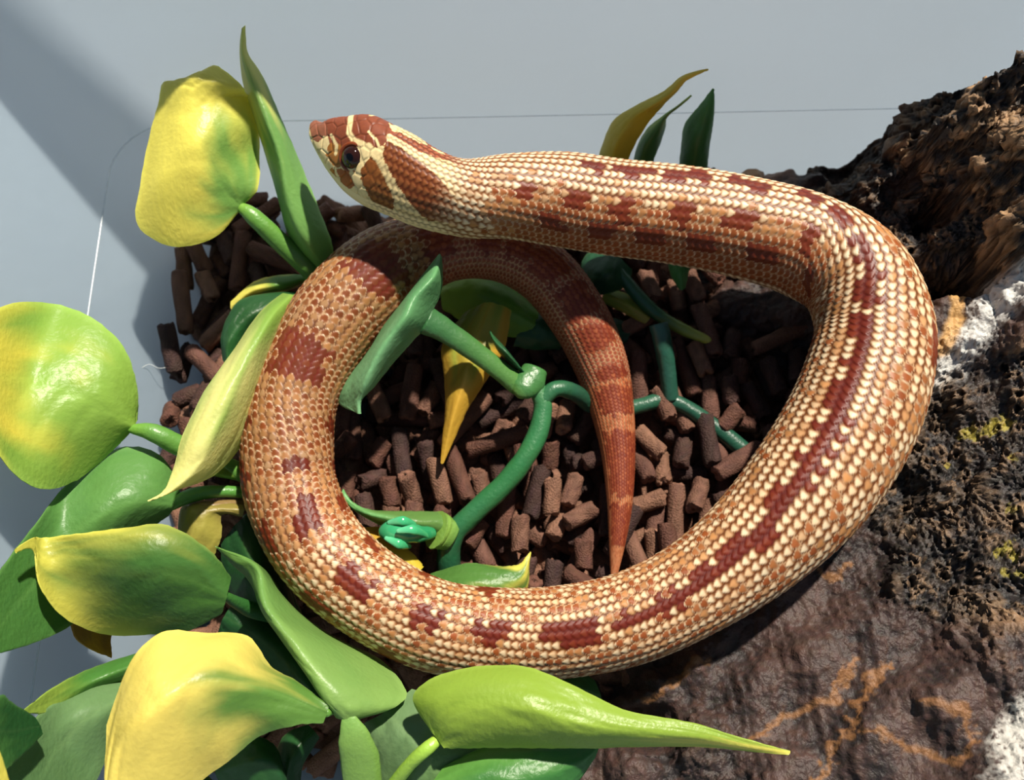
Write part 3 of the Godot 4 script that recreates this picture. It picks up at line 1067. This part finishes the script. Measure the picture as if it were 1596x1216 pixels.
func leaf(parent: Node3D, st: Array, look: Array, label := "", lift := 0.004, called := "leaf") -> MeshInstance3D:
	# st: stations from the base to the tip, each [left px, py, h, middle px, py, h, right px, py, h]
	# look: [base colour, tip colour, where it turns along the leaf, width of the turn, how much edges turn first]
	var rows := []
	for k in st:
		var a := over_wall(k[0], k[1], k[2], lift)
		var b := over_wall(k[3], k[4], k[5], lift)
		var d := over_wall(k[6], k[7], k[8], lift)
		rows.append([a.x, a.y, a.z, b.x, b.y, b.z, d.x, d.y, d.z])
	var nu := (rows.size() - 1) * 7 + 1
	var nv := 21
	var top := PackedVector3Array()
	var col := PackedColorArray()
	var sd := rng.randf() * 900.0
	var o3 := parent.position
	for i in nu:
		var r := row_at(rows, float(i) / 7.0)
		var a := Vector3(r[0], r[1], r[2])
		var b := Vector3(r[3], r[4], r[5])
		var d := Vector3(r[6], r[7], r[8])
		var t := float(i) / (nu - 1)
		var wide := a.distance_to(d)
		for j in nv:
			var v := 2.0 * j / (nv - 1) - 1.0
			# a parabola on each half, meeting in a soft crease along the midrib
			var e := a if v < 0.0 else d
			var f := d if v < 0.0 else a
			var w := absf(v)
			var para: Vector3 = b + (e - f) * 0.5 * w + (e + f - 2.0 * b) * 0.5 * w * w
			var straight := b.lerp(e, w)
			var q := para.lerp(straight, 0.35)
			var vein := 0.0007 * exp(-pow(v / 0.07, 2.0)) * (1.0 - t) + 0.0005 * pow(absf(sin((t * 5.5 - w * 1.3) * PI)), 10.0) * (1.0 - w)
			q.y -= vein * clampf(wide / 0.03, 0.0, 1.0)
			q.y += (0.0011 * noise.get_noise_2d(sd + t * 75.0, v * 55.0) + 0.0004 * noise.get_noise_2d(sd + t * 300.0, v * 220.0)) * clampf(wide / 0.02, 0.0, 1.0)
			if w > 0.98:
				q += (e - b).normalized() * 0.0004 * noise.get_noise_2d(sd + t * 900.0, v * 300.0)
			top.append(q - o3)
			var n := noise.get_noise_2d(sd + t * 55.0, v * 45.0)
			var turn: float = smoothstep(look[2] - look[3], look[2] + look[3], t + look[4] * w * w + n * 0.45)
			var k: Color = (look[0] as Color).lerp(look[1], turn)
			k = k.lerp(k * 0.72 + lin(40, 60, 20) * 0.1, clampf(0.3 * noise.get_noise_2d(sd + 70.0 + t * 120.0, v * 90.0), 0.0, 0.3))
			k = k.lerp(k * 1.25 + Color(0.03, 0.03, 0.01), 0.35 * exp(-pow(v / 0.05, 2.0)))
			if w > 0.94:
				k = k.lerp(k * 1.2 + Color(0.06, 0.07, 0.03), 0.6)
			var lum := k.r * 0.3 + k.g * 0.6 + k.b * 0.1
			k = k.lerp(Color(lum, lum, lum * 0.9), 0.07) * 1.1
			col.append(k)
	# thickness: the underside lies half a millimetre away along the surface normal
	var p := PackedVector3Array()
	var c := PackedColorArray()
	var th := 0.00045
	for i in nu:
		var i0 := maxi(i - 1, 0) * nv
		var i1 := mini(i + 1, nu - 1) * nv
		var under := []
		var uc := []
		for j in nv:
			var n := (top[i1 + j] - top[i0 + j]).cross(top[i * nv + mini(j + 1, nv - 1)] - top[i * nv + maxi(j - 1, 0)])
			n = n.normalized()
			if n.y < 0.0:
				n = -n
			var rimf := 0.55 if j == 0 or j == nv - 1 else 1.0
			p.append(top[i * nv + j] + n * th * 0.5 * rimf)
			c.append(col[i * nv + j])
			under.append(top[i * nv + j] - n * th * 0.5 * rimf)
			uc.append(col[i * nv + j] * 0.92)
		under.reverse()
		uc.reverse()
		for j in nv:
			p.append(under[j])
			c.append(uc[j])
	var o := obj(called, grid_mesh(p, c, nu, nv * 2, true), M.leaf, parent)
	if label:
		o.set_meta("label", label)
	return o


func stem(parent: Node3D, pts: Array, radii: Array, cols: Array, called := "stem", flatness := 1.0, material: Material = null) -> MeshInstance3D:
	# pts: [px, py, h]; radii in photo pixels
	var w := []
	var r := []
	for k in pts.size():
		var q := P(pts[k][0], pts[k][1], pts[k][2])
		r.append(radii[k] * depth_of(q) / F)
		w.append(q - parent.position)
	var cc := []
	for k in pts.size():
		cc.append(cols[mini(k, cols.size() - 1)])
	return obj(called, tube(w, r, cc, 16, 7, flatness, 0.12), material if material else M.stem, parent)


func build_plants():
	var green := lin(104, 158, 58)
	var mid := lin(72, 128, 52)
	var deep := lin(40, 88, 44)
	var mint := lin(112, 172, 116)
	var lime := lin(158, 186, 62)
	var yel := lin(233, 224, 92)
	var pale := lin(240, 236, 150)
	var ochre := lin(200, 160, 44)
	var olive := lin(150, 136, 62)
	var stemc := lin(34, 84, 52)

	# ---- the cluster of leaves on the left
	var a := thing("artificial_vine", "artificial vine with green and yellow leaves clustered left of the snake", "artificial plant", P(400, 800, 0.0))
	leaf(a, [[374, 327, .047, 376, 322, .048, 381, 317, .047], [335, 370, .046, 352, 300, .054, 402, 292, .05], [270, 385, .046, 327, 265, .061, 404, 235, .051], [214, 350, .05, 310, 225, .067, 402, 190, .056], [218, 290, .056, 303, 182, .069, 386, 152, .061], [233, 215, .06, 300, 150, .071, 386, 150, .064], [246, 165, .064, 300, 130, .073, 376, 134, .068], [252, 133, .067, 296, 122, .073, 342, 105, .070], [254, 131, .066, 297, 119, .071, 328, 104, .069], [262, 142, .060, 300, 132, .064, 330, 116, .064]], [lin(124, 172, 76), yel, 0.20, 0.14, 0.15], "yellow leaf with ragged tip, green by its stalk")
	leaf(a, [[492, 425, .030, 505, 415, .034, 521, 402, .032], [452, 372, .036, 470, 368, .046, 513, 366, .040], [436, 318, .042, 447, 308, .054, 489, 306, .046], [420, 262, .048, 436, 245, .060, 461, 238, .052], [398, 190, .056, 414, 185, .066, 436, 180, .060], [380, 135, .062, 392, 128, .070, 411, 122, .066], [374, 85, .068, 378, 82, .072, 386, 82, .070], [377, 46, .075, 379, 42, .075, 382, 40, .075]], [lin(118, 170, 84), lin(214, 216, 112), 0.62, 0.22, 0.0], "tall narrow leaf folded lengthwise")
	leaf(a, [[203, 674, .040, 208, 665, .043, 214, 654, .040], [170, 708, .040, 172, 645, .051, 214, 610, .044], [120, 748, .040, 132, 625, .057, 196, 548, .050], [70, 763, .042, 88, 606, .061, 150, 500, .054], [20, 737, .046, 38, 592, .062, 85, 474, .056], [-20, 680, .050, -12, 583, .060, 10, 476, .056], [-60, 610, .050, -60, 580, .052, -55, 520, .052]], [lin(140, 180, 66), lin(224, 212, 70), 0.66, 0.2, -0.1], "broad lime green leaf at the left edge", 0.009)
	leaf(a, [[440, 458, .036, 455, 460, .040, 467, 462, .036], [405, 487, .042, 425, 490, .049, 455, 500, .036], [365, 545, .046, 388, 555, .055, 432, 560, .035], [318, 612, .050, 355, 625, .057, 402, 640, .034], [285, 680, .050, 325, 690, .056, 380, 690, .034], [270, 730, .050, 300, 735, .053, 332, 742, .042], [255, 765, .050, 262, 768, .051, 271, 765, .050], [230, 781, .050, 232, 781, .050, 236, 780, .050]], [lin(132, 172, 66), pale, 0.42, 0.26, 0.0], "pointed pale yellow leaf against the snake")
	leaf(a, [[462, 470, .024, 464, 462, .026, 464, 455, .024], [422, 502, .024, 417, 478, .031, 410, 458, .028], [392, 532, .024, 378, 500, .032, 370, 472, .029], [376, 560, .024, 356, 535, .031, 346, 520, .027], [366, 582, .024, 356, 573, .027, 347, 560, .026]], [deep, lin(44, 104, 52), 0.7, 0.2, 0.0])
	leaf(a, [[474, 442, .022, 476, 435, .025, 471, 428, .024], [440, 456, .022, 430, 445, .028, 430, 430, .025], [395, 464, .021, 390, 455, .026, 395, 440, .024], [362, 485, .020, 360, 480, .021, 360, 470, .021]], [lin(92, 146, 56), yel, 0.6, 0.2, 0.2])
	leaf(a, [[262, 805, .028, 272, 788, .032, 281, 768, .028], [225, 832, .028, 220, 780, .042, 252, 712, .034], [180, 872, .028, 160, 800, .046, 186, 698, .037], [145, 922, .026, 95, 850, .044, 110, 748, .036], [117, 970, .024, 50, 910, .042, 45, 828, .034], [60, 1000, .022, 10, 960, .038, -2, 895, .033], [0, 1018, .021, -20, 1010, .030, -30, 970, .029]], [lin(96, 150, 72), lin(78, 134, 60), 0.6, 0.3, 0.0], "long glossy green leaf below the lime one")
	leaf(a, [[345, 957, .042, 353, 930, .046, 360, 900, .044], [295, 982, .040, 300, 905, .054, 326, 858, .054], [235, 989, .038, 240, 890, .061, 262, 820, .060], [165, 989, .038, 165, 880, .061, 185, 825, .062], [100, 963, .042, 100, 872, .060, 120, 833, .062], [62, 915, .047, 65, 868, .058, 72, 838, .060], [52, 858, .055, 50, 846, .057, 50, 839, .058], [25, 861, .056, 24, 858, .056, 25, 855, .056]], [lin(74, 124, 52), lin(206, 202, 74), 0.56, 0.24, 0.12], "cupped olive leaf, yellow at its pointed end", 0.014)
	leaf(a, [[503, 1128, .050, 509, 1112, .050, 513, 1100, .050], [455, 1132, .054, 440, 1085, .057, 462, 1062, .050], [405, 1147, .054, 370, 1065, .066, 421, 1038, .052], [362, 1182, .054, 310, 1065, .072, 386, 992, .054], [320, 1212, .054, 260, 1090, .075, 315, 987, .060], [270, 1260, .056, 220, 1120, .075, 253, 986, .065], [220, 1300, .058, 180, 1180, .070, 203, 1034, .067], [170, 1320, .060, 165, 1260, .066, 166, 1130, .066]], [lin(92, 138, 54), lin(226, 210, 96), 0.40, 0.2, 0.0], "big curled yellow leaf at the bottom")
	leaf(a, [[523, 1118, .045, 540, 1122, .048, 562, 1120, .044], [502, 1082, .044, 520, 1098, .052, 616, 1102, .040], [482, 1052, .043, 497, 1056, .053, 632, 1076, .034], [443, 1000, .041, 458, 997, .051, 592, 1028, .026], [412, 955, .038, 420, 947, .049, 530, 998, .020], [388, 905, .036, 406, 890, .045, 455, 950, .020], [362, 880, .036, 388, 872, .041, 418, 895, .024], [336, 852, .036, 345, 856, .037, 350, 861, .035]], [lin(132, 172, 84), lin(110, 158, 74), 0.5, 0.3, 0.0], "long light green leaf under the snake's bottom bend")
	leaf(a, [[222, 1100, .028, 208, 1080, .030, 192, 1060, .028], [182, 1152, .028, 150, 1110, .040, 130, 1074, .032], [150, 1218, .028, 95, 1160, .040, 62, 1112, .032], [110, 1280, .028, 55, 1230, .036, 14, 1182, .029], [60, 1310, .028, 35, 1290, .030, 0, 1262, .028]], [lin(108, 146, 92), lin(98, 138, 84), 0.5, 0.3, 0.0], "greyish green leaf at the bottom left")
	leaf(a, [[228, 1046, .029, 224, 1032, .033, 222, 1016, .030], [150, 1078, .027, 150, 1060, .036, 150, 1039, .031], [95, 1107, .027, 90, 1090, .034, 90, 1067, .030], [40, 1113, .028, 38, 1110, .028, 37, 1106, .028]], [lin(74, 130, 50), lin(140, 168, 60), 0.7, 0.25, 0.25])
	leaf(a, [[66, 1145, .018, 62, 1132, .020, 54, 1118, .018], [30, 1182, .018, 18, 1140, .026, 18, 1094, .020], [0, 1200, .018, -12, 1140, .027, 0, 1084, .020], [-45, 1170, .018, -45, 1140, .021, -35, 1110, .019]], [deep, lin(66, 118, 56), 0.6, 0.3, 0.3], "", 0.013)
	leaf(a, [[34, 1245, .046, 18, 1228, .048, -4, 1166, .046], [10, 1270, .046, -6, 1240, .050, -22, 1190, .046], [-30, 1260, .046, -35, 1245, .047, -40, 1220, .046]], [yel, ochre, 0.7, 0.3, 0.0], "", 0.020)
	leaf(a, [[343, 1218, .026, 336, 1204, .028, 342, 1186, .026], [380, 1255, .026, 385, 1190, .036, 385, 1148, .028], [430, 1255, .026, 430, 1195, .034, 426, 1160, .028], [452, 1242, .026, 446, 1215, .028, 441, 1194, .026]], [lin(46, 98, 46), lin(38, 88, 48), 0.6, 0.3, 0.0])
	leaf(a, [[345, 850, .016, 370, 815, .020, 392, 798, .018], [350, 905, .014, 390, 870, .026, 422, 848, .016], [388, 962, .012, 420, 930, .024, 452, 918, .014], [440, 1003, .012, 455, 985, .016, 467, 973, .012]], [deep, lin(38, 86, 46), 0.6, 0.3, 0.0])
	leaf(a, [[340, 985, .014, 350, 960, .018, 365, 940, .016], [390, 1040, .012, 410, 1000, .020, 430, 970, .014], [440, 1090, .012, 460, 1050, .020, 480, 1020, .014], [490, 1130, .012, 500, 1100, .016, 510, 1070, .012]], [lin(36, 84, 44), deep, 0.6, 0.3, 0.0])
	leaf(a, [[378, 787, .026, 380, 795, .028, 378, 806, .026], [292, 783, .026, 312, 795, .032, 346, 802, .028], [276, 832, .024, 300, 832, .031, 345, 837, .026], [270, 856, .024, 300, 866, .026, 332, 868, .024]], [olive, lin(172, 164, 66), 0.4, 0.3, 0.0])
	leaf(a, [[108, 958, .020, 140, 968, .024, 178, 968, .020], [118, 996, .018, 145, 1002, .021, 173, 1002, .018], [152, 1018, .017, 166, 1022, .018, 174, 1026, .017]], [lin(150, 118, 52), ochre * 0.8, 0.5, 0.3, 0.0])
	leaf(a, [[498, 1150, .020, 490, 1140, .022, 480, 1130, .020], [470, 1200, .018, 455, 1180, .026, 440, 1150, .020], [470, 1260, .018, 440, 1240, .024, 420, 1210, .018]], [deep, deep, 0.6, 0.3, 0.0])
	leaf(a, [[250, 1075, .012, 270, 1060, .014, 290, 1040, .012], [200, 1110, .012, 230, 1150, .022, 300, 1170, .014], [240, 1230, .012, 280, 1220, .020, 340, 1230, .012], [260, 1280, .012, 300, 1280, .016, 340, 1280, .012]], [lin(60, 112, 48), lin(70, 116, 50), 0.6, 0.3, 0.0])
	var pet := [lin(112, 158, 60), lin(86, 132, 56)]
	stem(a, [[368, 318, .047], [395, 338, .046], [445, 385, .038], [500, 435, .028]], [4, 14, 15, 17], [lin(124, 166, 64), lin(92, 140, 58), lin(84, 128, 52), lin(70, 116, 48)], "petiole")
	stem(a, [[200, 668, .042], [240, 675, .042], [290, 700, .036], [385, 740, .024]], [5, 15, 16, 14], pet, "petiole")
	stem(a, [[262, 790, .031], [300, 772, .030], [345, 766, .028], [400, 770, .022]], [8, 12, 9, 9], [lin(104, 152, 60), lin(76, 128, 54)], "petiole")
	stem(a, [[292, 795, .028], [330, 792, .028], [390, 785, .020]], [7, 11, 10], [olive, lin(120, 98, 60)], "petiole")
	stem(a, [[310, 735, .040], [345, 735, .030], [395, 745, .022]], [4, 10, 9], [lin(132, 160, 56), lin(96, 130, 50)], "petiole")
	stem(a, [[345, 925, .046], [390, 950, .030], [440, 960, .016]], [5, 13, 13], [lin(64, 110, 50), deep], "petiole")
	stem(a, [[508, 1112, .050], [535, 1090, .034], [560, 1060, .018]], [6, 13, 13], [lin(84, 128, 52), mid], "petiole")
	stem(a, [[541, 1112, .048], [552, 1150, .045], [562, 1190, .040], [570, 1260, .030]], [6, 26, 30, 32], [lin(112, 152, 76), lin(104, 140, 66)], "petiole", 0.4)
	stem(a, [[395, 800, .010], [430, 900, .008], [480, 1010, .008], [560, 1080, .010]], [17, 17, 17, 17], [stemc], "stem")

	# ---- the sprig at the bottom edge
	var b := thing("artificial_vine", "artificial leaf sprig at bottom edge whose long lime leaf points to the driftwood", "artificial plant", P(700, 1150, 0.0))
	leaf(b, [[692, 1167, .050, 683, 1152, .050, 672, 1140, .050], [725, 1166, .050, 700, 1120, .057, 644, 1084, .050], [780, 1165, .050, 760, 1105, .061, 700, 1048, .053], [850, 1166, .050, 830, 1105, .063, 800, 1037, .055], [920, 1166, .050, 900, 1125, .061, 876, 1060, .057], [1000, 1164, .050, 990, 1140, .058, 970, 1105, .057], [1090, 1164, .050, 1085, 1148, .055, 1080, 1127, .055], [1160, 1170, .050, 1160, 1163, .052, 1160, 1151, .053], [1229, 1177, .051, 1231, 1174, .051, 1231, 1170, .051]], [lin(146, 178, 54), lin(222, 214, 90), 0.78, 0.16, -0.05], "long lime leaf with a drawn out tip")
	leaf(b, [[558, 1132, .030, 600, 1110, .034, 642, 1074, .030], [575, 1182, .030, 640, 1150, .040, 722, 1108, .034], [600, 1242, .030, 680, 1200, .040, 762, 1158, .034], [660, 1300, .030, 720, 1250, .034, 792, 1190, .030]], [lin(112, 146, 96), lin(104, 142, 84), 0.5, 0.3, 0.0], "greyish green leaf behind the lime leaf")
	leaf(b, [[660, 1255, .040, 670, 1228, .043, 692, 1196, .040], [740, 1290, .038, 750, 1215, .047, 762, 1162, .040], [820, 1290, .038, 830, 1208, .047, 842, 1150, .040], [892, 1228, .038, 900, 1190, .043, 906, 1145, .039], [926, 1182, .039, 932, 1166, .040, 931, 1148, .039]], [lin(96, 156, 62), lin(58, 122, 56), 0.3, 0.25, 0.0])
	leaf(b, [[760, 1085, .022, 755, 1062, .026, 760, 1036, .022], [850, 1105, .020, 850, 1065, .030, 850, 1036, .022], [915, 1103, .020, 906, 1075, .026, 896, 1042, .021], [937, 1098, .020, 936, 1085, .021, 926, 1060, .020]], [mid, lin(60, 116, 60), 0.6, 0.3, 0.0])
	stem(b, [[694, 1142, .046], [668, 1165, .049], [640, 1190, .046], [606, 1235, .036]], [6, 11, 10, 12], [lin(156, 188, 64), lin(140, 178, 66)], "petiole")
	stem(b, [[606, 1235, .030], [650, 1260, .020], [800, 1270, .010]], [15, 16, 16], [stemc], "stem")
	stem(b, [[690, 1215, .040], [650, 1245, .034], [620, 1262, .022]], [5, 10, 10], [lin(104, 156, 62)], "petiole")

	# ---- the garland stem inside the loop
	var g := thing("artificial_vine", "artificial vine stem curving up inside the snake's loop with a folded mint leaf", "artificial plant", P(760, 760, 0.0))
	leaf(g, [[684, 397, .051, 686, 397, .051, 688, 400, .051], [660, 427, .047, 676, 430, .057, 689, 447, .045], [626, 472, .042, 645, 463, .058, 674, 487, .045], [599, 507, .040, 630, 495, .058, 662, 512, .043], [575, 547, .036, 603, 530, .055, 640, 535, .044], [545, 587, .034, 582, 568, .051, 607, 572, .042], [530, 612, .032, 567, 600, .047, 580, 606, .041], [529, 630, .032, 557, 626, .042, 563, 624, .041], [556, 643, .040, 559, 645, .041, 562, 645, .041]], [lin(100, 164, 104), lin(132, 192, 136), 0.4, 0.4, 0.0], "folded mint green leaf over the snake's side")
	leaf(g, [[722, 490, .022, 760, 472, .026, 797, 485, .022], [690, 535, .022, 735, 540, .028, 787, 540, .022], [693, 590, .020, 725, 590, .026, 763, 585, .020], [694, 640, .018, 709, 640, .022, 731, 635, .018], [690, 680, .016, 698, 682, .018, 711, 678, .016], [687, 722, .014, 689, 723, .014, 691, 722, .014]], [lin(150, 168, 58), lin(212, 170, 46), 0.25, 0.2, 0.0], "hanging ochre yellow leaf with a pointed tip")
	leaf(g, [[832, 522, .010, 838, 500, .013, 838, 470, .010], [790, 525, .010, 782, 470, .018, 782, 422, .011], [730, 505, .010, 725, 452, .017, 730, 412, .011], [690, 482, .010, 687, 455, .013, 690, 425, .010]], [lin(112, 168, 52), lin(150, 188, 60), 0.5, 0.3, 0.0])
	leaf(g, [[800, 540, .008, 812, 505, .012, 826, 470, .008], [835, 545, .007, 845, 510, .013, 855, 480, .008], [872, 545, .006, 880, 525, .010, 885, 500, .007]], [lin(42, 96, 58), lin(40, 90, 60), 0.6, 0.3, 0.0])
	leaf(g, [[550, 842, .012, 558, 825, .015, 592, 822, .012], [590, 884, .012, 606, 860, .017, 642, 862, .012], [640, 908, .012, 650, 895, .014, 660, 884, .012]], [ochre, lin(206, 186, 40), 0.4, 0.3, 0.0])
	leaf(g, [[650, 938, .010, 655, 915, .012, 668, 896, .010], [720, 965, .010, 720, 915, .020, 726, 879, .014], [780, 965, .010, 778, 910, .020, 778, 883, .015], [820, 922, .012, 812, 900, .018, 808, 880, .015], [824, 880, .015, 824, 872, .016, 822, 866, .016], [827, 861, .016, 827, 861, .016, 827, 860, .016]], [lin(84, 134, 56), yel, 0.52, 0.18, 0.0], "low green leaf with yellow spiked end")
	leaf(g, [[822, 584, .028, 812, 575, .030, 806, 566, .028], [802, 572, .028, 792, 552, .036, 785, 540, .030], [780, 552, .028, 772, 534, .035, 768, 522, .030], [768, 530, .029, 764, 520, .031, 764, 515, .030]], [lin(46, 100, 62), lin(52, 108, 64), 0.5, 0.3, 0.0], "small dark curled leaf at the joint")
	leaf(g, [[692, 848, .012, 690, 815, .018, 688, 798, .014], [650, 838, .012, 640, 815, .022, 640, 797, .018], [600, 822, .012, 585, 806, .022, 580, 795, .020], [560, 800, .014, 550, 792, .020, 550, 783, .020], [537, 780, .018, 533, 770, .021, 535, 762, .020]], [lin(96, 140, 66), lin(112, 176, 104), 0.5, 0.3, 0.0], "pale green sheath leaf beside the lower joint")
	stem(g, [[662, 498, .044], [700, 520, .040], [750, 555, .034], [808, 600, .026]], [24, 19, 16, 17], [lin(52, 98, 58), lin(58, 102, 56), lin(70, 114, 56), lin(78, 120, 58)], "petiole", 0.7)
	stem(g, [[802, 614, .027], [812, 606, .027], [826, 592, .026], [834, 574, .026]], [8, 22, 25, 18], [lin(92, 132, 62), lin(60, 108, 58)], "collar", 0.7)
	stem(g, [[838, 605, .024], [846, 640, .022], [832, 690, .020], [795, 745, .017], [738, 800, .013], [704, 838, .010], [700, 890, .004]], [13, 15, 16, 16, 17, 18, 19], [lin(66, 118, 74), lin(48, 106, 66), lin(48, 108, 64), lin(44, 104, 60), lin(44, 102, 62), lin(36, 88, 56), lin(28, 66, 46)], "stem")
	stem(g, [[846, 622, .023], [868, 606, .024], [896, 612, .020], [925, 632, .012], [985, 640, .006]], [13, 13, 13, 13, 13], [lin(54, 106, 70), lin(40, 92, 60), lin(30, 70, 52)], "branch")
	stem(g, [[704, 838, .012], [690, 830, .014], [680, 826, .016]], [22, 28, 30], [lin(84, 124, 58), lin(112, 148, 66)], "collar", 0.8)
	var bud := stem(g, [[596, 826, .020], [606, 828, .022], [632, 830, .023], [655, 832, .021], [676, 830, .017]], [8, 17, 17, 13, 8], [lin(90, 176, 128), lin(44, 140, 92), lin(60, 160, 110), lin(40, 130, 84)], "bud", 0.8, M.bud)
	bud.set_meta("label", "glossy emerald green bud")
	for e in [[[604, 815, .024], [628, 812, .026], [648, 818, .022]], [[600, 838, .024], [622, 848, .025], [640, 852, .020]], [[618, 828, .027], [645, 826, .027], [668, 836, .020]]]:
		stem(g, e, [3, 8, 3], [lin(104, 196, 150), lin(56, 156, 104)], "bud_petal", 0.6, M.bud)

	# ---- the vine behind the loop
	var d := thing("artificial_vine", "artificial vine behind the snake with upright narrow leaves by the back wall", "artificial plant", P(1030, 470, 0.0))
	leaf(d, [[922, 285, .026, 945, 285, .030, 968, 280, .026], [938, 228, .034, 962, 222, .042, 987, 230, .038], [957, 187, .042, 985, 185, .049, 1009, 193, .046], [993, 163, .050, 1015, 165, .055, 1035, 163, .053], [1035, 142, .057, 1046, 144, .059, 1055, 143, .058], [1063, 119, .062, 1067, 121, .063, 1071, 125, .062], [1103, 107, .067, 1104, 108, .067, 1104, 109, .067]], [lin(196, 184, 48), lin(214, 192, 62), 0.6, 0.3, 0.0], "upright yellow leaf with a drawn out tip")
	leaf(d, [[985, 268, .026, 1000, 268, .030, 1012, 266, .026], [992, 232, .032, 1006, 232, .038, 1024, 236, .032], [1008, 202, .038, 1020, 206, .042, 1036, 202, .038], [1034, 180, .044, 1037, 182, .045, 1040, 182, .044], [1056, 165, .048, 1057, 166, .049, 1059, 166, .048], [1077, 148, .052, 1078, 149, .052, 1078, 150, .052]], [lin(70, 124, 60), lin(150, 180, 84), 0.55, 0.25, 0.0], "slim green leaf beside the yellow one")
	leaf(d, [[1058, 268, .026, 1080, 268, .032, 1102, 268, .026], [1062, 225, .034, 1086, 225, .041, 1105, 232, .034], [1068, 192, .040, 1096, 192, .046, 1110, 200, .041], [1090, 165, .047, 1104, 165, .050, 1113, 172, .047], [1111, 138, .053, 1112, 138, .053, 1113, 140, .053]], [lin(58, 116, 60), lin(72, 132, 62), 0.5, 0.3, 0.0], "upright dark green folded leaf")
	leaf(d, [[985, 420, .016, 965, 400, .020, 950, 380, .016], [978, 445, .014, 945, 425, .022, 915, 395, .016], [945, 458, .012, 925, 440, .018, 905, 420, .014], [918, 462, .012, 913, 455, .013, 908, 446, .012]], [lin(34, 84, 54), lin(36, 86, 56), 0.6, 0.3, 0.0])
	leaf(d, [[1040, 400, .016, 1056, 395, .018, 1078, 400, .016], [1044, 425, .015, 1060, 425, .018, 1074, 420, .015], [1058, 450, .013, 1063, 452, .014, 1068, 448, .013]], [lin(60, 124, 58), lin(84, 150, 78), 0.5, 0.3, 0.0])
	leaf(d, [[938, 470, .010, 940, 460, .012, 948, 450, .010], [972, 488, .010, 978, 474, .013, 985, 462, .010], [1005, 505, .010, 1012, 498, .011, 1015, 490, .010]], [lin(140, 160, 56), lin(176, 164, 52), 0.5, 0.3, 0.0])
	leaf(d, [[900, 540, .006, 905, 520, .009, 915, 500, .006], [935, 545, .006, 942, 520, .010, 950, 495, .006], [975, 535, .006, 982, 520, .008, 985, 505, .006]], [lin(32, 80, 54), lin(34, 84, 56), 0.5, 0.3, 0.0])
	stem(d, [[950, 400, .020], [985, 450, .015], [1025, 490, .012], [1070, 516, .010], [1108, 532, .009]], [5, 11, 10, 9, 6], [lin(34, 82, 56), lin(34, 82, 56), lin(40, 90, 56), lin(130, 150, 62), lin(176, 172, 70)], "petiole")
	stem(d, [[1026, 505, .020], [1032, 530, .018], [1040, 575, .013], [1045, 625, .007]], [15, 15, 13, 13], [lin(58, 96, 84), lin(40, 82, 66), lin(34, 76, 62)], "stem")
	stem(d, [[960, 645, .006], [1000, 632, .007], [1045, 625, .007], [1100, 655, .005], [1175, 715, .002]], [12, 12, 12, 12, 14], [lin(34, 78, 58), lin(40, 86, 64), lin(32, 74, 56)], "branch")
	stem(d, [[950, 300, .022], [990, 330, .018], [1040, 345, .018], [1085, 300, .024]], [10, 10, 10, 10], [lin(40, 92, 56)], "branch")
